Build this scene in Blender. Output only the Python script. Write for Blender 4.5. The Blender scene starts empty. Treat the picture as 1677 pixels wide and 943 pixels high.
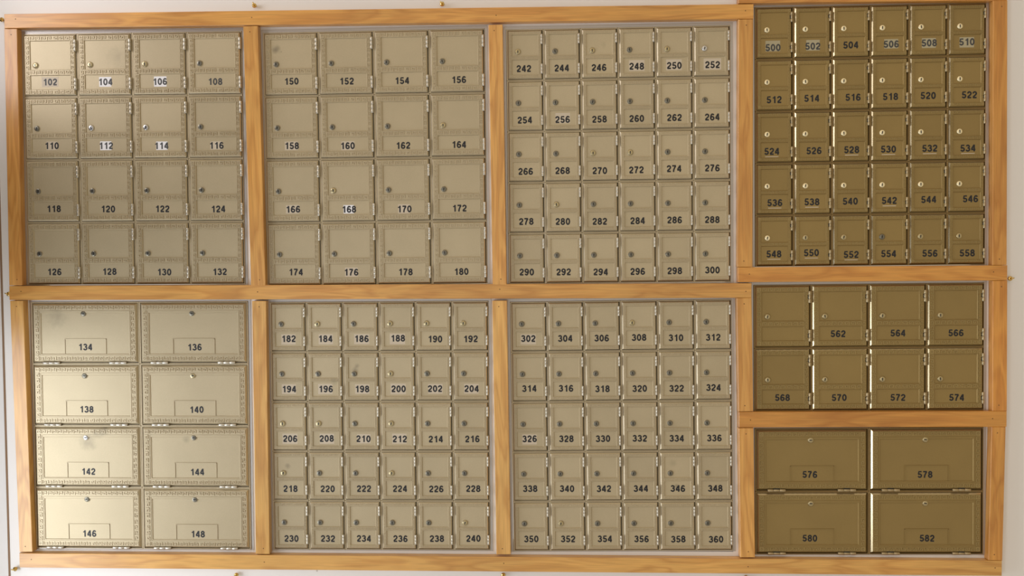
import bpy, math, random
from mathutils import Matrix, Vector

random.seed(7)
C = bpy.context.scene.collection
scene = bpy.context.scene
MM = 0.001

# ------------------------------------------------------------------ camera
cam_data = bpy.data.cameras.new('camera')
cam_data.sensor_fit = 'HORIZONTAL'
cam_data.sensor_width = 36.0
cam_data.lens = 36.0 * 1400.0 / 1677.0
cam_data.clip_start = 0.05
cam = bpy.data.objects.new('camera', cam_data)
C.objects.link(cam)
# rows: image right, image down, viewing direction, in (X, -Z, Y)
CR = [[0.9993540570387782, 0.009648653268163766, 0.03461751247916594],
      [-0.008632435725240379, 0.9995308646519073, -0.029385909236573537],
      [-0.03488480662959235, 0.029068094163898963, 0.998968516104534]]
def cvec(r, s=1.0):
    return Vector((r[0] * s, r[2] * s, -r[1] * s))
right, up, back = cvec(CR[0]), cvec(CR[1], -1.0), cvec(CR[2], -1.0)
cam.matrix_world = Matrix(((right.x, up.x, back.x, 0.0), (right.y, up.y, back.y, -2.0),
                           (right.z, up.z, back.z, 0.0), (0, 0, 0, 1)))
scene.camera = cam

# ------------------------------------------------------------------ light
scene.view_settings.view_transform = 'Standard'
scene.view_settings.look = 'None'
scene.view_settings.gamma = 1.0
scene.view_settings.use_curve_mapping = False
scene.view_settings.exposure = 0.0

world = bpy.data.worlds.new('world')
scene.world = world
world.use_nodes = True
wn, wl = world.node_tree.nodes, world.node_tree.links
bg = wn['Background']
# the room behind the viewer: warm lamps above, paler daylit floor below, the right end dimmer than the window end
w_tc = wn.new('ShaderNodeTexCoord'); w_sep = wn.new('ShaderNodeSeparateXYZ')
wl.new(w_tc.outputs['Generated'], w_sep.inputs[0])
w_z = wn.new('ShaderNodeMapRange'); w_z.inputs['From Min'].default_value = -0.7; w_z.inputs['From Max'].default_value = 0.5
wl.new(w_sep.outputs['Z'], w_z.inputs['Value'])
w_mix = wn.new('ShaderNodeMix'); w_mix.data_type = 'RGBA'
w_mix.inputs['A'].default_value = (0.80, 0.93, 1.08, 1.0); w_mix.inputs['B'].default_value = (1.0, 0.82, 0.62, 1.0)
wl.new(w_z.outputs[0], w_mix.inputs['Factor'])
w_side = wn.new('ShaderNodeMapRange'); w_side.inputs['From Min'].default_value = -0.1; w_side.inputs['From Max'].default_value = 0.6
wl.new(w_sep.outputs['X'], w_side.inputs['Value'])
w_mix2 = wn.new('ShaderNodeMix'); w_mix2.data_type = 'RGBA'
w_mix2.inputs['B'].default_value = (1.0, 0.83, 0.58, 1.0)
wl.new(w_side.outputs[0], w_mix2.inputs['Factor']); wl.new(w_mix.outputs['Result'], w_mix2.inputs['A']); wl.new(w_mix2.outputs['Result'], bg.inputs['Color'])
w_x = wn.new('ShaderNodeMapRange'); w_x.inputs['From Min'].default_value = -0.35; w_x.inputs['From Max'].default_value = 0.5
w_x.inputs['To Min'].default_value = 1.05; w_x.inputs['To Max'].default_value = 0.55
wl.new(w_sep.outputs['X'], w_x.inputs['Value']); wl.new(w_x.outputs[0], bg.inputs['Strength'])

def area(name, loc, sx, sy, power, color, rot):
    l = bpy.data.lights.new(name, 'AREA')
    l.shape = 'RECTANGLE'
    l.size, l.size_y = sx, sy
    l.energy = power
    l.color = color
    o = bpy.data.objects.new(name, l)
    o.location = loc
    o.rotation_euler = rot
    C.objects.link(o)
    return o
# daylight through the two sashes of the window in the left wall, plus an added fill light farther out (light faces +X)
# panes, the last one an opening for the added fill light: (y0, y1, z0, z1)
PANES = [(-1.05, -0.16, 0.46, 1.40), (-1.25, -0.16, -1.40, -0.20), (-3.5, -2.3, -1.30, 0.10)]
for nm, (y0, y1, z0, z1), power, col in (('daylight_upper_sash', PANES[0], 13.5, (0.98, 0.97, 1.05)), ('daylight_lower_sash', PANES[1], 20.0, (0.94, 1.0, 1.10)),
                                       ('added_left_fill', PANES[2], 25.0, (0.93, 1.0, 1.12))):
    area(nm, (-1.72, (y0 + y1) / 2, (z0 + z1) / 2), z1 - z0, y1 - y0, power, col, (0, -math.pi / 2, 0))

# ------------------------------------------------------------------ helpers
def tag(o, label=None, cat=None, group=None, kind=None):
    if label: o['label'] = label
    if cat: o['category'] = cat
    if group: o['group'] = group
    if kind: o['kind'] = kind
    return o

class MB:
    """Collects faces; build() links them as one mesh object."""
    def __init__(self):
        self.v, self.f, self.m, self.s = [], [], [], []
    def face(self, pts, mat=0, smooth=False):
        i = len(self.v)
        self.v += [tuple(p) for p in pts]
        self.f.append(tuple(range(i, i + len(pts))))
        self.m.append(mat); self.s.append(smooth)
    def grid(self, verts, faces, mat=0, smooth=False):
        i = len(self.v)
        self.v += [tuple(p) for p in verts]
        for q in faces:
            self.f.append(tuple(i + k for k in q)); self.m.append(mat); self.s.append(smooth)
    def box(self, x0, x1, y0, y1, z0, z1, mat=0, back=True):
        vs = [(x0, y0, z0), (x1, y0, z0), (x1, y0, z1), (x0, y0, z1), (x0, y1, z0), (x1, y1, z0), (x1, y1, z1), (x0, y1, z1)]
        fs = [(0, 1, 2, 3), (0, 4, 5, 1), (1, 5, 6, 2), (2, 6, 7, 3), (3, 7, 4, 0)]
        if back: fs.append((5, 4, 7, 6))
        self.grid(vs, fs, mat)
    def revolve(self, prof, cx, cz, n=20, axis='y', mat=0, smooth=True, cy=0.0):
        """prof: (radius, depth) pairs; axis y: around Y at (cx, cz); axis z / x: along that axis at (cx, cy) / (cy, cz)."""
        vs, fs = [], []
        for r, d in prof:
            for k in range(n):
                a = 2 * math.pi * k / n
                c, s = r * math.cos(a), r * math.sin(a)
                if axis == 'y': vs.append((cx + c, d, cz + s))
                elif axis == 'z': vs.append((cx + c, cy + s, d))
                else: vs.append((d, cy + c, cz + s))
        for j in range(len(prof) - 1):
            for k in range(n):
                k2 = (k + 1) % n
                fs.append((j * n + k, j * n + k2, (j + 1) * n + k2, (j + 1) * n + k))
        self.grid(vs, fs, mat, smooth)
    def mesh(self, name, mats):
        me = bpy.data.meshes.new(name)
        me.from_pydata([(x * MM, y * MM, z * MM) for x, y, z in self.v], [], self.f)
        for m in mats: me.materials.append(m)
        me.polygons.foreach_set('material_index', self.m)
        me.polygons.foreach_set('use_smooth', self.s)
        import bmesh
        bm = bmesh.new(); bm.from_mesh(me)
        bmesh.ops.remove_doubles(bm, verts=bm.verts, dist=2e-6)
        bmesh.ops.recalc_face_normals(bm, faces=bm.faces)
        bm.to_mesh(me); bm.free()
        me.update()
        return me

def link(name, data, parent=None):
    o = bpy.data.objects.new(name, data)
    C.objects.link(o)
    if parent: o.parent = parent
    return o

def slab(mb, rects, x0, x1, z0, z1, y, mat=0):
    """Flat face at y over x0..x1, z0..z1 leaving the rectangles rects open."""
    xs = sorted({x0, x1} | {r[0] for r in rects} | {r[1] for r in rects})
    zs = sorted({z0, z1} | {r[2] for r in rects} | {r[3] for r in rects})
    xs = [x for x in xs if x0 <= x <= x1]; zs = [z for z in zs if z0 <= z <= z1]
    for a, b in zip(xs, xs[1:]):
        for c, d in zip(zs, zs[1:]):
            mx, mz = (a + b) / 2, (c + d) / 2
            if any(r[0] < mx < r[1] and r[2] < mz < r[3] for r in rects): continue
            mb.face([(a, y, c), (b, y, c), (b, y, d), (a, y, d)], mat)

def sunk(mb, r, y0, y1, c, mat=0, floor=True, side_mats=None):
    """Sloping edge from rectangle r at y0 to r shrunk by c at y1, and the floor."""
    x0, x1, z0, z1 = r
    o = [(x0, z0), (x1, z0), (x1, z1), (x0, z1)]
    i = [(x0 + c, z0 + c), (x1 - c, z0 + c), (x1 - c, z1 - c), (x0 + c, z1 - c)]
    for k in range(4):
        k2 = (k + 1) % 4
        mb.face([(o[k][0], y0, o[k][1]), (o[k2][0], y0, o[k2][1]), (i[k2][0], y1, i[k2][1]), (i[k][0], y1, i[k][1])], side_mats[k] if side_mats else mat)
    if floor: mb.face([(p[0], y1, p[1]) for p in i], mat)

# ------------------------------------------------------------------ materials
def new_mat(name):
    m = bpy.data.materials.new(name); m.use_nodes = True
    nt = m.node_tree
    return m, nt, nt.nodes['Principled BSDF']

def plain(name, col, rough=0.5, metal=0.0, spec=0.5):
    m, nt, b = new_mat(name)
    b.inputs['Base Color'].default_value = (*col, 1)
    b.inputs['Roughness'].default_value = rough
    b.inputs['Metallic'].default_value = metal
    b.inputs['Specular IOR Level'].default_value = spec
    return m

def painted_brass(name, col, metal, rough, smudges=()):
    """Sprayed metallic finish: faint speckle, slow change of tone from box to box, optional dirty smudges at (x, z, radius) mm on the door."""
    m, nt, b = new_mat(name)
    N, L = nt.nodes, nt.links
    tc = N.new('ShaderNodeTexCoord')
    n1 = N.new('ShaderNodeTexNoise'); n1.inputs['Scale'].default_value = 900; n1.inputs['Detail'].default_value = 2
    n2 = N.new('ShaderNodeTexNoise'); n2.inputs['Scale'].default_value = 14; n2.inputs['Detail'].default_value = 3
    info = N.new('ShaderNodeObjectInfo')
    add = N.new('ShaderNodeVectorMath'); add.operation = 'ADD'
    L.new(tc.outputs['Object'], add.inputs[0]); L.new(info.outputs['Location'], add.inputs[1])
    L.new(add.outputs[0], n1.inputs['Vector']); L.new(add.outputs[0], n2.inputs['Vector'])
    mr = N.new('ShaderNodeMapRange'); mr.inputs['To Min'].default_value = 0.90; mr.inputs['To Max'].default_value = 1.10
    L.new(n1.outputs['Fac'], mr.inputs['Value'])
    mr2 = N.new('ShaderNodeMapRange'); mr2.inputs['To Min'].default_value = 0.93; mr2.inputs['To Max'].default_value = 1.07
    L.new(n2.outputs['Fac'], mr2.inputs['Value'])
    mr3 = N.new('ShaderNodeMapRange'); mr3.inputs['To Min'].default_value = 0.96; mr3.inputs['To Max'].default_value = 1.04
    L.new(info.outputs['Random'], mr3.inputs['Value'])
    k = N.new('ShaderNodeMath'); k.operation = 'MULTIPLY'; L.new(mr.outputs[0], k.inputs[0]); L.new(mr2.outputs[0], k.inputs[1])
    k2 = N.new('ShaderNodeMath'); k2.operation = 'MULTIPLY'; L.new(k.outputs[0], k2.inputs[0]); L.new(mr3.outputs[0], k2.inputs[1])
    vm = N.new('ShaderNodeVectorMath'); vm.operation = 'SCALE'; vm.inputs[0].default_value = col
    L.new(k2.outputs[0], vm.inputs['Scale'])
    out = vm.outputs[0]
    for (sx, sz, r, dark) in smudges:
        d = N.new('ShaderNodeVectorMath'); d.operation = 'DISTANCE'; d.inputs[1].default_value = (sx * MM, 0, sz * MM)
        L.new(tc.outputs['Object'], d.inputs[0])
        nn = N.new('ShaderNodeTexNoise'); nn.inputs['Scale'].default_value = 70; nn.inputs['Detail'].default_value = 4
        L.new(tc.outputs['Object'], nn.inputs['Vector'])
        w = N.new('ShaderNodeMath'); w.operation = 'MULTIPLY_ADD'; w.inputs[1].default_value = r * MM * 1.6
        L.new(nn.outputs['Fac'], w.inputs[0]); L.new(d.outputs['Value'], w.inputs[2])
        f = N.new('ShaderNodeMapRange'); f.inputs['From Min'].default_value = r * MM * 0.7; f.inputs['From Max'].default_value = r * MM * 1.9
        f.inputs['To Min'].default_value = dark; f.inputs['To Max'].default_value = 0.0
        L.new(w.outputs[0], f.inputs['Value'])
        mx = N.new('ShaderNodeMix'); mx.data_type = 'RGBA'; mx.inputs['B'].default_value = (0.07, 0.065, 0.05, 1)
        L.new(f.outputs[0], mx.inputs['Factor']); L.new(out, mx.inputs['A'])
        out = mx.outputs['Result']
    L.new(out, b.inputs['Base Color'])
    b.inputs['Metallic'].default_value = metal
    b.inputs['Roughness'].default_value = rough
    bp = N.new('ShaderNodeBump'); bp.inputs['Strength'].default_value = 0.12; bp.inputs['Distance'].default_value = 0.0002
    L.new(n1.outputs['Fac'], bp.inputs['Height']); L.new(bp.outputs['Normal'], b.inputs['Normal'])
    return m

def oak():
    m, nt, b = new_mat('oiled_oak')
    N, L = nt.nodes, nt.links
    tc = N.new('ShaderNodeTexCoord'); info = N.new('ShaderNodeObjectInfo')
    off = N.new('ShaderNodeVectorMath'); off.operation = 'SCALE'; off.inputs[0].default_value = (3.1, 1.7, 2.3)
    L.new(info.outputs['Random'], off.inputs['Scale'])
    ad = N.new('ShaderNodeVectorMath'); ad.operation = 'ADD'
    L.new(tc.outputs['Object'], ad.inputs[0]); L.new(off.outputs[0], ad.inputs[1])
    mp = N.new('ShaderNodeMapping'); mp.inputs['Scale'].default_value = (2.2, 16, 16)
    L.new(ad.outputs[0], mp.inputs['Vector'])
    n = N.new('ShaderNodeTexNoise'); n.inputs['Scale'].default_value = 1.5; n.inputs['Detail'].default_value = 2; n.inputs['Distortion'].default_value = 0.6
    L.new(mp.outputs[0], n.inputs['Vector'])
    rings = N.new('ShaderNodeMath'); rings.operation = 'MULTIPLY'; rings.inputs[1].default_value = 10.0
    L.new(n.outputs['Fac'], rings.inputs[0])
    fr = N.new('ShaderNodeMath'); fr.operation = 'PINGPONG'; fr.inputs[1].default_value = 1.0
    L.new(rings.outputs[0], fr.inputs[0])
    mp2 = N.new('ShaderNodeMapping'); mp2.inputs['Scale'].default_value = (14, 420, 420)
    L.new(ad.outputs[0], mp2.inputs['Vector'])
    pore = N.new('ShaderNodeTexNoise'); pore.inputs['Scale'].default_value = 1.0; pore.inputs['Detail'].default_value = 3
    L.new(mp2.outputs[0], pore.inputs['Vector'])
    big = N.new('ShaderNodeTexNoise'); big.inputs['Scale'].default_value = 4.0; big.inputs['Detail'].default_value = 2
    L.new(ad.outputs[0], big.inputs['Vector'])
    r1 = N.new('ShaderNodeValToRGB')
    r1.color_ramp.elements[0].color = (0.55, 0.255, 0.055, 1); r1.color_ramp.elements[1].color = (0.675, 0.352, 0.088, 1)
    r1.color_ramp.elements[0].position = 0.0; r1.color_ramp.elements[1].position = 0.75
    L.new(fr.outputs[0], r1.inputs['Fac'])
    pr = N.new('ShaderNodeMapRange'); pr.inputs['From Min'].default_value = 0.3; pr.inputs['From Max'].default_value = 0.7
    pr.inputs['To Min'].default_value = 0.86; pr.inputs['To Max'].default_value = 1.08
    L.new(pore.outputs['Fac'], pr.inputs['Value'])
    br = N.new('ShaderNodeMapRange'); br.inputs['To Min'].default_value = 0.80; br.inputs['To Max'].default_value = 1.2
    L.new(big.outputs['Fac'], br.inputs['Value'])
    ob = N.new('ShaderNodeMapRange'); ob.inputs['To Min'].default_value = 0.95; ob.inputs['To Max'].default_value = 1.06
    L.new(info.outputs['Random'], ob.inputs['Value'])
    a1 = N.new('ShaderNodeMath'); a1.operation = 'MULTIPLY'; L.new(pr.outputs[0], a1.inputs[0]); L.new(br.outputs[0], a1.inputs[1])
    a2 = N.new('ShaderNodeMath'); a2.operation = 'MULTIPLY'; L.new(a1.outputs[0], a2.inputs[0]); L.new(ob.outputs[0], a2.inputs[1])
    sc = N.new('ShaderNodeVectorMath'); sc.operation = 'SCALE'
    L.new(r1.outputs['Color'], sc.inputs[0]); L.new(a2.outputs[0], sc.inputs['Scale'])
    tone = N.new('ShaderNodeMix'); tone.data_type = 'RGBA'; tone.blend_type = 'MULTIPLY'; tone.inputs['Factor'].default_value = 1.0
    L.new(sc.outputs[0], tone.inputs['A']); L.new(info.outputs['Color'], tone.inputs['B'])
    L.new(tone.outputs['Result'], b.inputs['Base Color'])
    b.inputs['Roughness'].default_value = 0.34
    b.inputs['Coat Weight'].default_value = 0.4; b.inputs['Coat Roughness'].default_value = 0.3
    bp = N.new('ShaderNodeBump'); bp.inputs['Strength'].default_value = 0.15; bp.inputs['Distance'].default_value = 0.0004
    L.new(pore.outputs['Fac'], bp.inputs['Height']); L.new(bp.outputs['Normal'], b.inputs['Normal'])
    return m

def wall_paint():
    m, nt, b = new_mat('white_wall_paint')
    N, L = nt.nodes, nt.links
    tc = N.new('ShaderNodeTexCoord')
    n = N.new('ShaderNodeTexNoise'); n.inputs['Scale'].default_value = 160; n.inputs['Detail'].default_value = 3
    L.new(tc.outputs['Object'], n.inputs['Vector'])
    bp = N.new('ShaderNodeBump'); bp.inputs['Strength'].default_value = 0.08; bp.inputs['Distance'].default_value = 0.001
    L.new(n.outputs['Fac'], bp.inputs['Height']); L.new(bp.outputs['Normal'], b.inputs['Normal'])
    # sparse pin marks
    v = N.new('ShaderNodeTexVoronoi'); v.inputs['Scale'].default_value = 9.0; v.inputs['Randomness'].default_value = 1.0
    L.new(tc.outputs['Object'], v.inputs['Vector'])
    r = N.new('ShaderNodeMapRange'); r.inputs['From Min'].default_value = 0.012; r.inputs['From Max'].default_value = 0.03
    L.new(v.outputs['Distance'], r.inputs['Value'])
    mx = N.new('ShaderNodeMix'); mx.data_type = 'RGBA'
    mx.inputs['A'].default_value = (0.42, 0.38, 0.34, 1); mx.inputs['B'].default_value = (0.80, 0.775, 0.74, 1)
    L.new(r.outputs[0], mx.inputs['Factor']); L.new(mx.outputs['Result'], b.inputs['Base Color'])
    b.inputs['Roughness'].default_value = 0.6
    return m

OLD = painted_brass('champagne_brass', (0.475, 0.395, 0.25), 0.34, 0.40)
NEW = painted_brass('golden_brass', (0.30, 0.21, 0.075), 0.5, 0.40)
OLD_RIM = painted_brass('champagne_brass_case', (0.50, 0.415, 0.265), 0.34, 0.42)
NEW_RIM = painted_brass('golden_brass_case', (0.28, 0.185, 0.07), 0.5, 0.42)
OLD_EDGE = plain('polished_champagne_lit_edge', (0.53, 0.45, 0.31), 0.38, 0.45)
NEW_EDGE = plain('polished_brass_lit_edge', (0.52, 0.43, 0.26), 0.22, 0.8)
OLD_RIB = painted_brass('champagne_brass_key_ribs', (0.56, 0.47, 0.31), 0.36, 0.36)
NEW_RIB = painted_brass('golden_brass_key_ribs', (0.42, 0.32, 0.14), 0.55, 0.34)
NICKEL = plain('nickel_hinge', (0.56, 0.52, 0.43), 0.40, 0.8)
NEW_HINGE = plain('brass_hinge', (0.46, 0.37, 0.22), 0.36, 0.85)
PLUG_STEEL = plain('tarnished_lock_plug', (0.21, 0.195, 0.15), 0.36, 0.8)
PLUG_BRASS = plain('brass_lock_plug', (0.50, 0.42, 0.24), 0.30, 0.85)
PLUG_BRIGHT = plain('bright_brass_lock_plug', (0.92, 0.82, 0.55), 0.25, 0.75)
PLUG_CHROME = plain('chrome_lock_plug', (0.62, 0.62, 0.60), 0.25, 0.9)
SLOT = plain('keyhole_black', (0.008, 0.008, 0.008), 0.6)
INK = plain('black_number_ink', (0.010, 0.010, 0.012), 0.55)
INK_GREY = plain('grey_number_ink', (0.050, 0.050, 0.048), 0.5)
STK_WHITE = plain('white_sticker', (0.80, 0.79, 0.80), 0.35)
STK_PALE = plain('pale_sticker', (0.56, 0.48, 0.36), 0.45)
STK_NEW = plain('greenish_grey_sticker', (0.40, 0.35, 0.22), 0.4)
EDGING = plain('grey_metal_edging', (0.50, 0.47, 0.43), 0.42, 0.7)
OAK = oak()
WALL = wall_paint()
NAIL = plain('dark_nail', (0.16, 0.075, 0.02), 0.6)
HOOK = plain('brass_hook', (0.72, 0.50, 0.16), 0.22, 1.0)
RAW = plain('raw_brown_edge', (0.25, 0.15, 0.08), 0.8)
FLOOR = plain('pale_floor', (0.62, 0.64, 0.67), 0.4)
DARKWALL = plain('dark_side_wall', (0.07, 0.052, 0.05), 0.6)

# ------------------------------------------------------------------ layout of the banks (mm): centre x, centre z, width and height over the doors, turn
BANKS = {'A': [-964.3, 255.12, 517.98, 587.92, -0.00448], 'B': [-961.29, -380.14, 517.16, 587.34, -0.00439], 'C': [-388.8, 249.1, 514.14, 587.55, 0.00099], 'D': [-386.04, -383.05, 511.18, 584.28, -0.00223], 'E': [180.68, 247.16, 509.5, 584.39, 0.00107], 'F': [183.88, -384.66, 507.85, 582.94, 0.0046], 'G': [756.67, 284.34, 515.86, 589.89, 0.00102], 'H': [754.73, -202.91, 518.75, 287.27, 0.00191], 'I': [756.23, -538.35, 517.26, 289.97, 0.00253]}
NUMOFF = {102: (-0.5, -39.5), 104: (1.4, -40.7), 106: (0.8, -41.6), 108: (1.8, -43.3), 110: (-0.0, -41.1), 112: (-0.1, -42.4), 114: (2.1, -43.7), 116: (2.3, -44.3), 118: (1.9, -41.8), 120: (2.0, -43.2), 122: (1.6, -43.8), 124: (4.3, -45.1), 126: (0.2, -43.2), 128: (2.5, -43.1), 130: (3.5, -44.9), 132: (5.7, -44.8), 134: (0.1, -33.8), 136: (2.4, -34.6), 138: (0.2, -34.7), 140: (4.8, -35.3), 142: (1.6, -36.0), 144: (4.0, -36.3), 146: (0.9, -37.4), 148: (3.1, -37.4), 150: (1.1, -40.2), 152: (1.3, -42.2), 154: (1.3, -43.4), 156: (4.0, -43.6), 158: (-0.8, -42.3), 160: (1.1, -44.3), 162: (1.7, -45.6), 164: (2.5, -45.5), 166: (-0.6, -42.7), 168: (2.0, -44.4), 170: (2.5, -45.4), 172: (1.8, -45.2), 174: (3.4, -42.1), 176: (4.8, -43.8), 178: (3.0, -44.4), 180: (4.3, -45.0), 182: (1.0, -27.8), 184: (2.4, -28.2), 186: (2.0, -28.5), 188: (1.8, -27.8), 190: (3.5, -30.0), 192: (0.9, -30.0), 194: (0.3, -29.3), 196: (1.5, -29.2), 198: (2.0, -29.4), 200: (2.3, -29.2), 202: (2.3, -29.0), 204: (2.4, -29.2), 206: (1.3, -29.2), 208: (2.3, -28.9), 210: (3.7, -29.6), 212: (3.8, -30.0), 214: (2.9, -30.4), 216: (2.9, -30.1), 218: (0.2, -30.7), 220: (2.9, -30.9), 222: (3.4, -30.4), 224: (2.9, -30.2), 226: (2.8, -30.8), 228: (4.1, -29.9), 230: (0.7, -32.2), 232: (2.0, -31.9), 234: (1.9, -31.5), 236: (2.6, -31.6), 238: (3.1, -31.2), 240: (3.4, -30.5), 242: (-2.4, -31.8), 244: (-0.6, -32.0), 246: (-0.6, -32.5), 248: (0.3, -31.2), 250: (0.5, -31.1), 252: (2.2, -30.9), 254: (-1.4, -32.6), 256: (0.1, -32.6), 258: (-0.4, -33.3), 260: (-0.5, -33.2), 262: (0.2, -32.5), 264: (1.0, -32.5), 266: (-0.8, -33.4), 268: (-0.9, -32.8), 270: (-0.6, -34.1), 272: (-2.0, -33.5), 274: (-1.1, -31.9), 276: (0.6, -31.7), 278: (-0.5, -31.7), 280: (-1.3, -32.8), 282: (-1.5, -33.5), 284: (0.1, -33.1), 286: (-0.6, -32.4), 288: (0.1, -32.7), 290: (-0.6, -31.6), 292: (-0.5, -32.1), 294: (-0.3, -33.0), 296: (-0.6, -32.8), 298: (-0.9, -32.2), 300: (0.0, -31.3), 302: (-1.0, -27.5), 304: (-0.4, -28.1), 306: (-1.2, -28.3), 308: (0.0, -27.8), 310: (-0.2, -29.5), 312: (0.1, -29.4), 314: (-0.1, -27.1), 316: (-0.1, -27.5), 318: (-0.7, -29.4), 320: (0.3, -29.5), 322: (0.3, -29.9), 324: (-0.0, -28.8), 326: (-1.2, -27.9), 328: (-0.6, -28.5), 330: (-0.7, -28.8), 332: (-0.6, -28.6), 334: (-0.4, -29.3), 336: (0.9, -29.1), 338: (-1.4, -28.1), 340: (-0.6, -28.6), 342: (0.2, -29.0), 344: (0.8, -29.1), 346: (1.1, -29.5), 348: (2.3, -29.6), 350: (-0.4, -29.9), 352: (0.5, -30.1), 354: (1.1, -30.0), 356: (1.1, -30.6), 358: (1.2, -31.3), 360: (3.2, -31.9), 500: (-2.2, -33.2), 502: (1.0, -31.8), 504: (-0.1, -30.7), 506: (4.0, -30.5), 508: (2.4, -29.4), 510: (-0.3, -28.7), 512: (0.0, -33.0), 514: (-1.4, -31.3), 516: (5.1, -30.5), 518: (2.7, -30.4), 520: (0.5, -29.5), 522: (5.8, -29.5), 524: (-5.4, -32.1), 526: (3.6, -32.0), 528: (2.1, -30.9), 530: (-1.7, -31.0), 532: (4.4, -30.4), 534: (3.2, -31.3), 536: (1.2, -31.1), 538: (-1.2, -30.2), 540: (-1.0, -29.8), 542: (0.5, -29.3), 544: (2.5, -28.1), 546: (9.2, -27.8), 548: (-1.0, -30.0), 550: (-2.4, -28.1), 552: (1.1, -33.2), 554: (-0.8, -32.1), 556: (5.6, -32.3), 558: (2.8, -32.5), 562: (-3.9, -41.2), 564: (1.2, -40.8), 566: (1.3, -41.5), 568: (-0.4, -41.8), 570: (-1.6, -42.6), 572: (1.4, -43.1), 574: (3.4, -43.9), 576: (-4.6, -34.4), 578: (-2.7, -35.3), 580: (-4.9, -35.7), 582: (2.0, -35.9)}
GRID = {'A': (4, 4), 'B': (2, 4), 'C': (4, 4), 'D': (6, 5), 'E': (6, 5), 'F': (6, 5), 'G': (6, 5), 'H': (4, 2), 'I': (2, 2)}
FIRST = {'A': 102, 'B': 134, 'C': 150, 'D': 182, 'E': 242, 'F': 302, 'G': 500, 'H': 560, 'I': 576}
TYPE = {'A': 'b', 'B': 'c', 'C': 'b', 'D': 'a', 'E': 'a', 'F': 'a', 'G': 'a', 'H': 'b', 'I': 'c'}
GAPX, GAPZ = 7.5, 7.0
CELL = {'a': (86.3, 118.2), 'b': (130.6, 148.6), 'c': (262.0, 148.6)}
Y_RIM, Y_WALL, Y_BOARD = 2.6, 6.0, -13.0

# ------------------------------------------------------------------ the setting
def bank_hole(k, pad=1.5):
    x, z, w, h, a = BANKS[k]
    ex = abs(math.sin(a)) * h / 2; ez = abs(math.sin(a)) * w / 2
    return (x - w / 2 - GAPX / 2 - ex - pad, x + w / 2 + GAPX / 2 + ex + pad, z - h / 2 - GAPZ / 2 - ez - pad, z + h / 2 + GAPZ / 2 + ez + pad)
holes = [bank_hole(k) for k in BANKS]
WX0, WX1, WZ0, WZ1 = -1292.0, 2300.0, -1450.0, 1250.0
mb = MB()
slab(mb, holes, WX0, WX1, WZ0, WZ1, Y_WALL)
slab(mb, holes, WX0, WX1, WZ0, WZ1, Y_WALL + 90)
for r in holes: sunk(mb, r, Y_WALL, Y_WALL + 90, 0.0, floor=False)
sunk(mb, (WX0, WX1, WZ0, WZ1), Y_WALL, Y_WALL + 90, 0.0, floor=False)
tag(link('wall_back', mb.mesh('wall_back', [WALL])), 'white painted wall around the framed mailboxes', kind='structure')
# raw brown edge and white jamb board at the left end of the wall
mb = MB()
mb.box(-1296.5, WX0, 5.0, 60.0, WZ0, WZ1)
tag(link('trim_1', mb.mesh('trim_1', [RAW])), 'thin raw brown edge where the white wall ends', kind='structure')
mb = MB()
mb.box(-1447.0, -1297.0, 12.0, 60.0, WZ0, WZ1)
tag(link('trim_2', mb.mesh('trim_2', [WALL])), 'white jamb board beyond the brown edge', kind='structure')
# left wall with its two-sash window and the opening for the added fill light
mb = MB()
wl_rects = [tuple(q * 1000 for q in p) for p in PANES]
tmp = MB(); slab(tmp, wl_rects, -4000.0, 96.0, WZ0, WZ1, 0.0)
for xx in (-1450.0, -1700.0):
    for f in tmp.f: mb.face([(xx, tmp.v[i][0], tmp.v[i][2]) for i in f])
for (a, b, c, d) in wl_rects + [(-4000.0, 96.0, WZ0, WZ1)]:
    for p, q in (((a, c), (b, c)), ((b, c), (b, d)), ((b, d), (a, d)), ((a, d), (a, c))):
        mb.face([(-1450, p[0], p[1]), (-1450, q[0], q[1]), (-1700, q[0], q[1]), (-1700, p[0], p[1])])
tag(link('wall_left', mb.mesh('wall_left', [DARKWALL])), 'dark side wall with the window and an added fill light opening', kind='structure')
mb = MB()
mb.box(-1450.0, WX1, -4000.0, 96.0, WZ0 - 40, WZ0)
tag(link('floor', mb.mesh('floor', [FLOOR])), 'pale floor below the mailboxes', kind='structure')

# ------------------------------------------------------------------ oak frame boards
BOARDS = {'top': [-385.4, 574.8, 1748.8, 33.4, -0.00655], 'mid': [-390.9, -63.9, 1748.7, 33.6, -0.00513], 'bot': [-101.9, -707.0, 2312.0, 34.9, -0.00554], 's1u': [-1246.6, 260.6, 31.3, 604.8, -0.00732], 's1l': [-1244.0, -379.0, 32.3, 603.3, 0.01132], 's2u': [-669.7, 255.5, 34.7, 606.3, 0.01166], 's2l': [-666.2, -383.7, 33.4, 601.7, -0.00409], 's3u': [-99.8, 249.8, 32.4, 601.9, 0.00597], 's3l': [-96.9, -385.4, 33.7, 597.3, 0.00567], 's4u': [469.6, 268.9, 33.8, 566.5, -0.00451], 's4m': [467.8, -216.9, 33.9, 263.9, 0.0134], 's4l': [471.6, -538.2, 34.1, 303.4, 0.01016], 'gtop': [755.4, 602.0, 602.7, 33.4, -0.0088], 'gbot': [756.7, -32.4, 609.6, 34.4, -0.00198], 'hi': [757.7, -367.8, 609.6, 36.1, -0.00039], 's5u': [1042.3, 283.7, 32.2, 598.6, 0.00432], 's5m': [1045.5, -200.1, 32.7, 299.6, 0.00361], 's5l': [1041.4, -540.7, 31.8, 309.8, -0.01772]}
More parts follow.
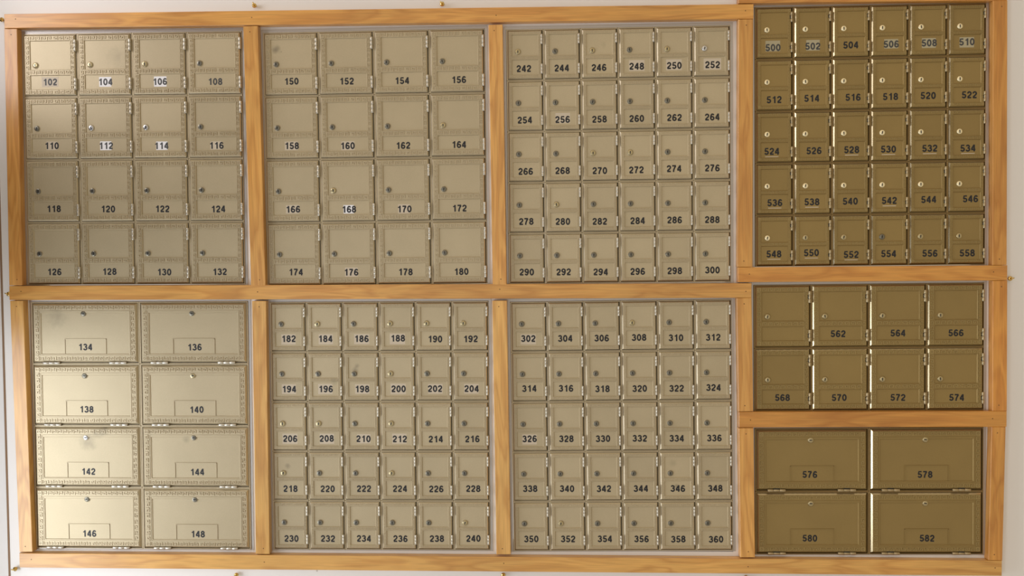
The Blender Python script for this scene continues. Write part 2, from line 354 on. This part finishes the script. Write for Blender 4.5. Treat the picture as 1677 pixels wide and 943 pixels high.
BOARD_TEXT = {
    'top': 'long oak board running above the mailboxes 102 to 252',
    'mid': 'long oak board running between the 126 to 300 and 134 to 312 rows',
    'bot': 'full-length oak board along the bottom of the whole frame',
    's1u': 'upright oak board at the left of mailboxes 102 to 126',
    's1l': 'upright oak board at the left of the wide mailboxes 134 to 146',
    's2u': 'upright oak board between mailboxes 108 and 150',
    's2l': 'upright oak board between mailboxes 136 and 182',
    's3u': 'upright oak board between mailboxes 156 and 242',
    's3l': 'upright oak board between mailboxes 192 and 302',
    's4u': 'upright oak board between mailboxes 252 and 500',
    's4m': 'short upright oak board left of mailbox 568, beside 324',
    's4l': 'short upright oak board between mailboxes 360 and 580',
    'gtop': 'oak board above mailboxes 500 to 510, cut by the top edge',
    'gbot': 'horizontal oak board under mailboxes 548 to 558',
    'hi': 'horizontal oak board between mailboxes 568 and 576',
    's5u': 'upright oak board at the right of mailboxes 510 to 558',
    's5m': 'short upright oak board at the right of mailboxes 566 and 574',
    's5l': 'short upright oak board at the right of mailboxes 578 and 582',
}
# each board has its own colour factor: the lower left ones are paler, the right-hand ones more orange
TONE = {'bot': (1.06, 1.12, 1.18), 's1l': (1.03, 1.10, 1.2), 's2l': (1.03, 1.12, 1.25), 's3l': (1.05, 1.15, 1.3), 'top': (0.97, 0.92, 0.80), 'mid': (0.93, 0.93, 0.9),
        's1u': (0.93, 0.90, 0.95), 's4u': (0.97, 0.93, 0.85), 'gbot': (0.92, 0.82, 0.64), 'hi': (0.91, 0.80, 0.60), 's5u': (0.93, 0.83, 0.68), 's5m': (0.92, 0.79, 0.58), 's5l': (0.93, 0.84, 0.68), 'gtop': (0.9, 0.8, 0.65)}
def board_mesh(L, W, T=18.6, c=1.0):
    """Board lying along local X, front face towards -Y, with eased edges."""
    mb = MB()
    x, z = L / 2, W / 2
    y0, y1 = Y_BOARD, Y_BOARD + T
    mb.face([(-x + c, y0, -z + c), (x - c, y0, -z + c), (x - c, y0, z - c), (-x + c, y0, z - c)])
    sunk(mb, (-x, x, -z, z), y0 + c, y0, c, floor=False)
    sunk(mb, (-x, x, -z, z), y1, y0 + c, 0.0, floor=False)
    mb.face([(-x, y1, -z), (-x, y1, z), (x, y1, z), (x, y1, -z)])
    return mb.mesh('frame_board', [OAK])
nb = MB()
nb.revolve([(0.001, -0.25), (1.3, -0.2), (1.3, 0.3)], 0, 0, 10)
NAIL_MESH = nb.mesh('nail', [NAIL])
JOINTS = {'top': (-1232, -670, -100, 470), 'mid': (-1236, -668, -98, 470), 'bot': (-1228, -664, -95, 474, 1038),
          'gbot': (478, 1030), 'hi': (480, 1030), 'gtop': (480, 1030)}
for k, (x, z, L, W, th) in BOARDS.items():
    upright = k.startswith('s')
    if upright: L, W = W, L
    o = link('frame_board', board_mesh(L - 0.8, W))
    o.location = (x * MM, 0, z * MM)
    # rotation about +Y turns X towards -Z, hence the minus signs
    o.rotation_euler = (0, (-math.pi / 2 if upright else 0.0) - th, 0)
    o.color = (*TONE.get(k, (1.0, 1.0, 1.0)), 1.0)
    tag(o, BOARD_TEXT[k], 'wooden board', 'oak boards framing the mailboxes')
    rnd = random.Random(k)
    if upright: spots = [(L / 2 - 14, rnd.uniform(-4, 4)), (-L / 2 + 14, rnd.uniform(-4, 4))]
    else: spots = [(jx - x, rnd.uniform(-2, 5)) for jx in JOINTS[k]]
    for u, w in spots:
        n = link('nail', NAIL_MESH, o)
        n.location = (u * MM, Y_BOARD * MM, w * MM)

# ------------------------------------------------------------------ metal edging strip round each bank
RANGE = {k: (FIRST[k], FIRST[k] + 2 * (GRID[k][0] * GRID[k][1] - 1)) for k in BANKS}
for k, (x, z, w, h, a) in BANKS.items():
    W2, H2 = w / 2 + GAPX / 2 + 0.4, h / 2 + GAPZ / 2 + 0.4
    e = {'l': 4.0, 'r': 6.0, 't': 7.0, 'b': 2.0}
    mb = MB()
    o_ = (-W2 - e['l'], W2 + e['r'], -H2 - e['b'], H2 + e['t'])
    i_ = (-W2, W2, -H2, H2)
    slab(mb, [i_], *o_, 4.6)
    sunk(mb, o_, Y_WALL - 0.1, 4.6, 0.0, floor=False)
    sunk(mb, i_, Y_WALL - 0.1, 4.6, 0.0, floor=False)
    o = link('metal_edging', mb.mesh('metal_edging', [EDGING]))
    o.location = (x * MM, 0, z * MM); o.rotation_euler = (0, -a, 0)
    lo, hi = RANGE[k]
    tag(o, 'grey metal edging strip around the bank of mailboxes %s to %d' % ('562' if lo == 560 else lo, hi), 'metal edging', 'edging strips of the mailbox banks')

# ------------------------------------------------------------------ mailbox parts
def fret_run(mb, length, h, flip, place, top, base, lw=None):
    """Greek key ribs along a band: place(u, v) gives (x, z); u along the band, v across it."""
    g = h / 5.0
    lw = lw or g * 0.72
    n = max(2, int(round(length / (7.6 * g))))
    U = length / n
    s = U / 7.6
    def rib(u0, u1, v0, v1):
        u0, u1 = min(u0, u1) - lw / 2, max(u0, u1) + lw / 2
        v0, v1 = min(v0, v1) - lw / 2, max(v0, v1) + lw / 2
        q = [(u0, v0), (u1, v0), (u1, v1), (u0, v1)]
        ins = lw * 0.18
        p = [(u0 + ins, v0 + ins), (u1 - ins, v0 + ins), (u1 - ins, v1 - ins), (u0 + ins, v1 - ins)]
        Q = [place(*c) for c in q]; P = [place(*c) for c in p]
        mb.grid([(c[0], base, c[1]) for c in Q] + [(c[0], top, c[1]) for c in P],
                [(4, 5, 6, 7), (0, 1, 5, 4), (1, 2, 6, 5), (2, 3, 7, 6), (3, 0, 4, 7)], 2)
    for i in range(n):
        for (u0, v0, u1, v1) in ((0.7, 0.5, 0.7, 4.5), (0.7, 4.5, 5.6, 4.5), (5.6, 4.5, 5.6, 1.6), (5.6, 1.6, 3.0, 1.6), (3.0, 1.6, 3.0, 2.9)):
            a0, a1 = u0 * s + i * U, u1 * s + i * U
            if i * 2 >= n: a0, a1 = length - (u0 * s + (n - 1 - i) * U), length - (u1 * s + (n - 1 - i) * U)
            b0, b1 = v0 * g, v1 * g
            if flip: b0, b1 = h - b0, h - b1
            rib(a0, a1, b0, b1)

def corner_square(mb, x, z, s, top, base):
    t = s * 0.17
    for (a, b, c, d) in ((0, s, 0, t), (0, s, s - t, s), (0, t, t, s - t), (s - t, s, t, s - t), (s * .36, s * .64, s * .36, s * .64)):
        mb.box(x + a, x + b, top, base, z + c, z + d, 2, back=False)

def door_mesh(kind, mat, edge, ribs, new):
    """Door with its base corner at the lower left of the door, x right, z up, front face at y = 0."""
    cw, ch = CELL[kind]
    w, h = cw - GAPX, ch - GAPZ
    mb = MB()
    if kind == 'c': cham, depth = 4.5, 4.6
    else: cham, depth = 2.4, 2.3
    face = (cham, w - cham, cham, h - cham)
    sunk(mb, (0, w, 0, h), depth, 0.0, cham, floor=False, side_mats=(0, 0, 1 if new else 0, 1))  # paler polished finish only on lit-side bevels: their glint put into the colour
    sunk(mb, (0, w, 0, h), 6.5, depth, 0.0, floor=False)
    mb.face([(0, 6.5, 0), (0, 6.5, h), (w, 6.5, h), (w, 6.5, 0)])
    T = -1.3 if kind != 'a' else -0.8
    if kind == 'a':
        bl, br, pt, pb, wt, wb = 9.2, w - 8.2, h - 9.8, h - 59.3, h - 67.3, h - 102.6
        band = 5.6
        strips_y = [(h - 2.6 - band, False), (pb - 0.9 - 6.0, False), (2.6, True)]
        side = [(2.6, False), (w - 2.2 - 5.2, True)]
        bw = 5.2
    elif kind == 'b':
        bl, br, pt, pb, wt, wb = 14.6, w - 12.2, h - 13.6, h - 81.8, h - 94.6, h - 128.1
        band = 8.6
        strips_y = [(h - 3.4 - band, False), (pb - 2.0 - 8.6, False), (3.4, True)]
        side = [(3.8, False), (w - 3.0 - 7.8, True)]
        bw = 7.8
    if kind in 'ab':
        panels = [(bl, br, pb, pt), (bl, br, wb, wt)]
        slab(mb, panels, *face, 0.0)
        for r in panels: sunk(mb, r, 0.0, 1.5, 0.9)
        for r in panels:  # thin bead round each panel
            for q in ((r[0] - 1.1, r[1] + 1.1, r[3] + 0.3, r[3] + 1.1), (r[0] - 1.1, r[1] + 1.1, r[2] - 1.1, r[2] - 0.3),
                      (r[0] - 1.1, r[0] - 0.3, r[2] - 0.3, r[3] + 0.3), (r[1] + 0.3, r[1] + 1.1, r[2] - 0.3, r[3] + 0.3)):
                mb.box(q[0], q[1], -0.5, 0.0, q[2], q[3], back=False)
        x0, x1 = bl - 0.2, br + 0.2
        for zz, fl in strips_y:
            bh = band if zz != strips_y[1][0] else min(band, pb - wt - 2.6)
            fret_run(mb, x1 - x0, bh, fl, lambda u, v, zz=zz, x0=x0: (x0 + u, zz + v), T, 0.0)
        z0, z1 = 2.6 + band + 1.2, h - 2.6 - band - 1.2
        for xx, fl in side:
            fret_run(mb, z1 - z0, bw, fl, lambda u, v, xx=xx, z0=z0: (xx + v, z0 + u), T, 0.0)
            for zc in (strips_y[0][0] + (band - bw) / 2, strips_y[2][0] + (band - bw) / 2):
                corner_square(mb, xx, zc, bw, T, 0.0)
    else:
        p = (21.0, w - 20.5, 19.8, h - 22.9)
        nw0, nw1, nwt = 78.6, 177.4, h - 86.0
        slab(mb, [p], *face, 0.0)
        sunk(mb, p, 0.0, 1.5, 0.9)
        for q in ((nw0 - 1.2, nw0 + 0.2, p[2] + 1.0, nwt + 1.2), (nw1 - 0.2, nw1 + 1.2, p[2] + 1.0, nwt + 1.2), (nw0 - 1.2, nw1 + 1.2, nwt, nwt + 1.4)):
            mb.box(q[0], q[1], 0.2, 1.5, q[2], q[3], back=False)
        r = (17.2, w - 16.7, 16.0, h - 17.8)
        for q in ((r[0], r[1], r[3] - 1.2, r[3]), (r[0], r[1], r[2], r[2] + 1.2), (r[0], r[0] + 1.2, r[2] + 1.2, r[3] - 1.2), (r[1] - 1.2, r[1], r[2] + 1.2, r[3] - 1.2)):
            mb.box(q[0], q[1], -0.9, 0.0, q[2], q[3], back=False)
        bh = 8.8
        x0, x1 = 16.5, w - 16.0
        fret_run(mb, x1 - x0, bh, False, lambda u, v: (x0 + u, h - 6.0 - bh + v), T, 0.0)
        fret_run(mb, x1 - x0, bh, True, lambda u, v: (x0 + u, 5.4 + v), T, 0.0)
        z0, z1 = 16.0, h - 16.5
        fret_run(mb, z1 - z0, bh, False, lambda u, v: (6.2 + v, z0 + u), T, 0.0)
        fret_run(mb, z1 - z0, bh, True, lambda u, v: (w - 6.0 - bh + v, z0 + u), T, 0.0)
        for xx in (6.2, w - 6.0 - bh):
            for zz in (5.4, h - 6.0 - bh): corner_square(mb, xx, zz, bh, T, 0.0)
    return mb.mesh('door', [mat, edge, ribs])

def case_mesh(kind, mat):
    """Box body: front rim round the door opening, sides going back into the wall, closed behind. Origin at the lower left of the cell."""
    cw, ch = CELL[kind]
    o = (0.25, cw - 0.25, 0.25, ch - 0.25)
    i = (GAPX / 2 - 0.6, cw - GAPX / 2 + (2.2 if kind != 'c' else 1.4), GAPZ / 2 - 1.5, ch - GAPZ / 2 + 0.9)
    mb = MB()
    slab(mb, [i], o[0] + 0.5, o[1] - 0.5, o[2] + 0.5, o[3] - 0.5, Y_RIM)
    sunk(mb, o, Y_RIM + 0.6, Y_RIM, 0.5, floor=False)
    sunk(mb, o, Y_RIM + 75, Y_RIM + 0.6, 0.0, floor=False)
    sunk(mb, i, Y_RIM, Y_RIM + 70, 0.0)
    mb.face([(o[0], Y_RIM + 75, o[2]), (o[1], Y_RIM + 75, o[2]), (o[1], Y_RIM + 75, o[3]), (o[0], Y_RIM + 75, o[3])])
    return mb.mesh('case', [mat])

def knuckles(mb, axis, a0, a1, c1, c2, r, cut):
    """Three barrel knuckles from a0 to a1 along the axis, the middle one a little slimmer."""
    L = a1 - a0
    for s, e, k in ((0.0, 0.32, 1.0), (0.335, 0.665, 0.86 if cut else 1.0), (0.68, 1.0, 1.0)):
        p, q, rr = a0 + s * L, a0 + e * L, r * k
        prof = [(0.001, p), (rr * 0.94, p), (rr, p + 0.2), (rr, q - 0.2), (rr * 0.94, q), (0.001, q)]
        if axis == 'z': mb.revolve(prof, c1, 0, 12, 'z', cy=c2)
        else: mb.revolve(prof, 0, c1, 12, 'x', cy=c2)
    prof = [(r * 0.75, a0 + 0.4), (r * 0.75, a1 - 0.4)]
    if axis == 'z': mb.revolve(prof, c1, 0, 10, 'z', cy=c2, mat=1)
    else: mb.revolve(prof, 0, c1, 10, 'x', cy=c2, mat=1)

def hinge_mesh(kind, mat, cut):
    """Hinge around its own middle; the leaf is tucked under the door edge."""
    mb = MB()
    if kind == 'c':
        L = 41.0
        knuckles(mb, 'x', -L / 2, L / 2, 0.0, 0.4, 3.3, cut)
        mb.box(-L / 2 + 1, L / 2 - 1, 1.6, 3.6, -2.6, 1.5)
        if cut: mb.box(-L * 0.165, L * 0.165, -0.9, 0.4, 2.9, 4.6, 2)
    else:
        L = 27.4 if kind == 'b' else 22.6
        knuckles(mb, 'z', -L / 2, L / 2, 0.0, -0.2, 3.1 if kind == 'b' else 2.7, cut)
        mb.box(-1.5, 2.4, 1.4, 3.7, -L / 2 + 1, L / 2 - 1)
        if cut: mb.box(-4.2, -2.6, -0.8, 0.3, -L * 0.165, L * 0.165, 2)
    return mb.mesh('hinge', [mat, SLOT, SLOT])

def lock_mesh(plug, ring_mat, horizontal, turn, ring=True):
    """Cylinder lock: flat ring, domed plug and a black key slot; centre at the origin, panel floor at y = 0."""
    mb = MB()
    if ring:
        mb.revolve([(7.7, 0.2), (7.5, -0.9), (6.5, -1.1), (6.2, -0.2)], 0, 0, 24, mat=1)
    R = 6.1
    mb.revolve([(R, 0.2), (R, -1.6), (R - 0.5, -2.2), (R * 0.55, -2.35), (0.001, -2.4)], 0, 0, 24, mat=0)
    a = math.radians(turn) + (math.pi / 2 if horizontal else 0.0)
    def rot(u, v): return (u * math.cos(a) - v * math.sin(a), u * math.sin(a) + v * math.cos(a))
    q = [rot(*p) for p in ((-0.9, -3.4), (0.9, -3.4), (1.15, 0.4), (1.15, 3.2), (-1.15, 3.2), (-1.15, 0.4))]
    mb.face([(x, -2.46, z) for x, z in q], 2)
    for k in range(6):
        x, z = q[k]; x2, z2 = q[(k + 1) % 6]
        mb.face([(x, -2.46, z), (x2, -2.46, z2), (x2, -1.8, z2), (x, -1.8, z)], 2)
    return mb.mesh('lock', [plug, ring_mat, SLOT])

# numerals: stroked centre lines in a cell 0.66 wide and 1 high
def ell(cx, cz, rx, rz, a0, a1, n=16):
    return [(cx + rx * math.cos(math.radians(a0 + (a1 - a0) * i / n)), cz + rz * math.sin(math.radians(a0 + (a1 - a0) * i / n))) for i in range(n + 1)]
HW = 0.112
DIG = {
    '0': [ell(.33, .5, .225, .41, 0, 360, 26)],
    '1': [[(.43, 0), (.43, 1.0)], [(.13, .735), (.25, .75), (.35, .81), (.41, .95)]],
    '2': [ell(.33, .69, .215, .215, 185, -25, 14) + [(.44, .47), (.25, .31), (.15, .19), (.125, .09)], [(.07, .09), (.60, .09)]],
    '3': [ell(.32, .715, .195, .19, 170, -80, 14) + [(.27, .535)], [(.27, .535)] + ell(.32, .305, .235, .215, 80, -170, 16)],
    '4': [[(.46, 0), (.46, .99)], [(.44, .93), (.27, .66), (.09, .33)], [(.03, .285), (.635, .285)]],
    '5': [[(.585, .91), (.19, .91), (.135, .50)], [(.15, .52)] + ell(.325, .32, .225, .23, 128, -165, 18)],
    '6': [ell(.335, .31, .225, .22, 0, 360, 22), ell(.36, .66, .20, .25, 22, 130, 8) + [(.13, .62), (.105, .45), (.11, .30)]],
    '7': [[(.05, .91), (.60, .91)], [(.565, .90), (.40, .62), (.29, .35), (.235, 0)]],
    '8': [ell(.33, .725, .19, .185, 0, 360, 20), ell(.33, .30, .225, .21, 0, 360, 22)],
}
DIG['9'] = [[(.66 - x, 1 - z) for x, z in s] for s in DIG['6']]
def stroke(mb, pts, hw, ox, oz, S, y0, y1, mat=0):
    closed = abs(pts[0][0] - pts[-1][0]) + abs(pts[0][1] - pts[-1][1]) < 1e-6
    P = pts[:-1] if closed else pts
    n = len(P); Lf, Rt = [], []
    for i in range(n):
        a = P[i - 1] if (closed or i > 0) else P[i]
        b = P[(i + 1) % n] if (closed or i < n - 1) else P[i]
        dx, dz = b[0] - a[0], b[1] - a[1]
        l = math.hypot(dx, dz) or 1.0
        nx, nz = -dz / l * hw, dx / l * hw
        Lf.append((P[i][0] + nx, P[i][1] + nz)); Rt.append((P[i][0] - nx, P[i][1] - nz))
    for i in range(n if closed else n - 1):
        j = (i + 1) % n
        quad = [Lf[i], Lf[j], Rt[j], Rt[i]]
        mb.face([(ox + x * S, y0, oz + z * S) for x, z in quad], mat)
def number_mesh(text, ink, S=15.7):
    mb = MB()
    adv = 0.755
    W = adv * (len(text) - 1) + 0.66
    for i, ch in enumerate(text):
        for k, s in enumerate(DIG[ch]):
            y = -0.12 - 0.012 * k - 0.002 * i
            stroke(mb, s, HW * (1.0 if ch != '1' or k == 0 else 0.8), (-W / 2 + i * adv) * S, -S / 2, S, y, y)
    return mb.mesh('number', [ink])

# ------------------------------------------------------------------ the 172 mailboxes
MESH = {}
def cached(key, fn):
    if key not in MESH: MESH[key] = fn()
    return MESH[key]

WHITE = {104: (29, 23), 106: (30, 24), 112: (27, 21), 114: (27, 20), 168: (25, 20)}
PALE = {102: (40, 23), 110: (26, 20), 116: (27, 19), 158: (31, 20), 160: (31, 21), 166: (31, 20), 170: (28, 22), 176: (30, 22), 182: (34, 24), 184: (34, 24), 186: (36, 24),
        188: (36, 25), 194: (34, 23), 196: (34, 24), 198: (34, 23), 200: (36, 25), 202: (34, 23), 204: (34, 23), 206: (36, 24), 208: (34, 24), 210: (32, 22), 212: (34, 24),
        248: (36, 25), 250: (36, 25), 252: (40, 26), 256: (34, 24), 302: (36, 24), 326: (34, 24)}
NEWST = {500: (33, 24), 502: (30, 24), 506: (31, 21), 508: (31, 22), 510: (32, 23)}
TAPE = {524, 528, 530, 532, 534, 536, 538, 542, 548, 550, 552}
BRASS_PLUG = {102, 104, 106, 190, 242, 246, 250, 280, 184, 188, 192, 208, 206, 200, 212, 352, 308, 164, 168, 218, 140, 224, 240, 270, 272}
CHROME_PLUG = {142, 252, 112, 114}
SMUDGE = {150: ((28, 105, 12, .55), (40, 100, 2.2, .7)), 198: ((26, 72, 9, .5), (30, 80, 7, .4)), 218: ((34, 78, 8, .5),), 142: ((130, 105, 22, .4), (150, 128, 16, .4), (170, 136, 14, .6)),
          134: ((60, 108, 26, .25),), 144: ((105, 112, 10, .3),), 196: ((62, 45, 12, .3),), 104: ((75, 70, 2.0, .6), (95, 88, 30, .2)), 346: ((30, 86, 12, .2), (38, 32, 7, .5)), 246: ((50, 75, 8, .12),)}
SIZE = {'a': 'small', 'b': 'medium', 'c': 'wide'}
CATG = {k: '%s mailboxes in the bank %s to %d' % (SIZE[TYPE[k]], '562' if RANGE[k][0] == 560 else RANGE[k][0], RANGE[k][1]) for k in BANKS}
ORD = ('first', 'second', 'third', 'fourth', 'fifth', 'sixth')
WHICH = {'A': 'upper left', 'B': 'lower left', 'C': 'second upper', 'D': 'second lower', 'E': 'third upper', 'F': 'third lower',
         'G': 'upper right', 'H': 'middle right', 'I': 'lower right'}
LOCKX = {'a': (23.4, 48.8), 'b': (27.4, 71.0), 'c': (124.7, 24.6)}

for k in BANKS:
    x, z, w, h, a = BANKS[k]
    t = TYPE[k]; nc, nr = GRID[k]
    new = k in 'GHI'
    body, rim = (NEW, NEW_RIM) if new else (OLD, OLD_RIM)
    cw, ch = CELL[t]
    px, pz = (w + GAPX) / nc, (h + GAPZ) / nr
    dw, dh = cw - GAPX, ch - GAPZ
    ca, sa = math.cos(a), math.sin(a)
    for r in range(nr):
        for c in range(nc):
            num = FIRST[k] + 2 * (r * nc + c)
            rnd = random.Random(num)
            lx, lz = (c - nc / 2) * px, (nr / 2 - r - 1) * pz
            root = link('mailbox', None)
            root.empty_display_size = 0.02
            root.location = ((x + ca * lx - sa * lz) * MM, 0, (z + sa * lx + ca * lz) * MM)
            root.rotation_euler = (0, -a, 0)
            root.scale = (px / cw, 1, pz / ch)
            link('case', cached(('case', t, new), lambda: case_mesh(t, rim)), root)
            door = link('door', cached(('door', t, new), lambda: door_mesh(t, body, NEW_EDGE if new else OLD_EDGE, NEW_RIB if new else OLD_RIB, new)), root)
            door.location = (GAPX / 2 * MM, rnd.uniform(-0.25, 0.25) * MM, GAPZ / 2 * MM)
            if num in SMUDGE:
                door.material_slots[0].link = 'OBJECT'
                door.material_slots[0].material = painted_brass('smudged_brass', (0.475, 0.395, 0.25), 0.34, 0.40, SMUDGE[num])
            # hinges
            hm = cached(('hinge', t, new), lambda: hinge_mesh(t, NEW_HINGE if new else NICKEL, new))
            if t == 'c': hp = [(45.3, -0.6), (207.0, -0.6)]
            elif t == 'b': hp = [(dw + 0.2, dh - 25.7), (dw + 0.2, dh - 116.2)]
            else: hp = [(dw + 0.2, dh - 20.6), (dw + 0.2, dh - 88.9)]
            for hx, hz in hp:
                o = link('hinge', hm, root)
                o.location = ((GAPX / 2 + hx) * MM, 0, (GAPZ / 2 + hz) * MM)
            # lock
            if k == 'G': plug, pn, ring = (PLUG_STEEL, 'dark', True) if num == 554 else ((PLUG_BRIGHT, 'bright brass', False) if num < 550 else (PLUG_BRASS, 'dull brass', False))
            elif new: plug, pn, ring = PLUG_BRASS, 'dull brass', True
            elif num in CHROME_PLUG: plug, pn, ring = PLUG_CHROME, 'shiny', True
            elif num in BRASS_PLUG: plug, pn, ring = PLUG_BRASS, 'dull brass', True
            else: plug, pn, ring = PLUG_STEEL, 'dark', True
            turn = rnd.choice((-12, -5, 0, 0, 4, 10))
            lm = cached(('lock', t == 'c', pn, ring, turn, new), lambda: lock_mesh(plug, body, t == 'c', turn, ring))
            o = link('lock', lm, door)
            o.location = (LOCKX[t][0] * MM, 1.5 * MM, (dh - LOCKX[t][1]) * MM)
            # number on its window, with or without a sticker behind it
            blank = num == 560
            extra = ''
            if not blank:
                ox, oz = NUMOFF[num]
                fx, fz = (cw / 2 + ox * cw / px - GAPX / 2), (ch / 2 + oz * ch / pz - GAPZ / 2)
                tilt = rnd.uniform(-0.015, 0.015)
                greyed = num in (102, 104, 106, 108, 112, 114) or num in (500, 502, 506, 508, 510)  # glare on the upper left numbers painted as grey ink; bank G ones also grey
                n = link('number', number_mesh(str(num), INK_GREY if greyed else INK), door)
                n.location = (fx * MM, 1.5 * MM, fz * MM); n.rotation_euler = (0, tilt, 0)
                for table, mat, word in ((WHITE, STK_WHITE, 'white'), (PALE, STK_PALE, 'pale'), (NEWST, STK_NEW, 'greyish')):
                    if num in table:
                        sw, sh = table[num]
                        s = MB(); s.box(-sw / 2, sw / 2, -0.08, 0.05, -sh / 2, sh / 2)
                        st = link('sticker', s.mesh('sticker', [mat]), door)
                        zc = fz if t != 'a' else (dh - 85.0)
                        st.location = ((fx + rnd.uniform(-1, 1)) * MM, 1.5 * MM, zc * MM)
                        st['label'] = word + ' sticker'
                        extra = ', %s sticker' % word
                if num in TAPE:
                    s = MB(); s.box(-15, 15, -0.1, 0.05, -0.8, 0.8)
                    st = link('sticker', s.mesh('sticker', [STK_PALE]), door)
                    st.location = (fx * MM, 1.5 * MM, (fz - 12.2) * MM)
                    st['label'] = 'pale strip of sticker edge'
                    extra = ', sticker edge below'
            if num in SMUDGE and not extra: extra = ', smudged'
            lab = '%s %s mailbox %s, %s row, %s column of %s bank%s' % (SIZE[t], 'golden' if new else 'beige', 'with empty number window' if blank else 'numbered %d' % num,
                                                                       ORD[r], ORD[c], WHICH[k], extra)
            tag(root, lab, 'mailbox', CATG[k])

# ------------------------------------------------------------------ brass cup hooks on the wall
def hook_mesh(up):
    mb = MB()
    mb.revolve([(0.001, 6.5), (2.0, 6.5), (2.0, 0.5), (5.2, 0.2), (5.4, -1.2), (4.0, -2.6), (2.6, -3.2), (1.9, -4.0)], 0, 0, 16)
    pts = [(0, -3.4, 0), (0, -5.2, 0.3), (0, -6.6, 1.8), (0, -6.6, 4.2), (0, -5.4, 6.2)]
    n = 8
    vs = []
    for i, p in enumerate(pts):
        q0 = pts[max(0, i - 1)]; q1 = pts[min(len(pts) - 1, i + 1)]
        d = Vector([q1[j] - q0[j] for j in range(3)]).normalized()
        s1 = Vector((1, 0, 0)); s2 = d.cross(s1)
        r = 1.7 - 0.1 * i
        for j in range(n):
            an = 2 * math.pi * j / n
            v = Vector(p) + s1 * (r * math.cos(an)) + s2 * (r * math.sin(an))
            vs.append(tuple(v))
    fs = [(i * n + j, i * n + (j + 1) % n, (i + 1) * n + (j + 1) % n, (i + 1) * n + j) for i in range(len(pts) - 1) for j in range(n)]
    fs.append(tuple(range((len(pts) - 1) * n, len(pts) * n)))
    mb.grid(vs, fs, 0, True)
    return mb.mesh('cup_hook', [HOOK])
HK = hook_mesh(True)
for hx, hz, turn, where in ((-1273.0, 588.0, 80, 'beside the left end of the top board'), (-667.5, 609.0, 15, 'above the post between mailboxes 108 and 150'),
                            (-226.0, 603.5, 40, 'above the top board over mailbox 156'), (-1276.0, -726.0, 85, 'at the lower left corner of the oak frame'),
                            (-736.0, -739.0, 190, 'below the bottom board under mailbox 148'), (-97.0, -737.0, 120, 'below the post between mailboxes 240 and 350'),
                            (472.0, -741.0, 30, 'below the post between mailboxes 360 and 580'), (1074.0, -46.3, -80, 'right of the board under mailbox 558'),
                            (-1274.0, -62.0, 70, 'half hidden behind the left end of the middle board')):
    o = link('cup_hook', HK)
    o.location = (hx * MM, 0, hz * MM); o.rotation_euler = (0, math.radians(-turn), 0)
    tag(o, 'small brass cup hook, ' + where, 'hook', 'brass cup hooks around the frame')
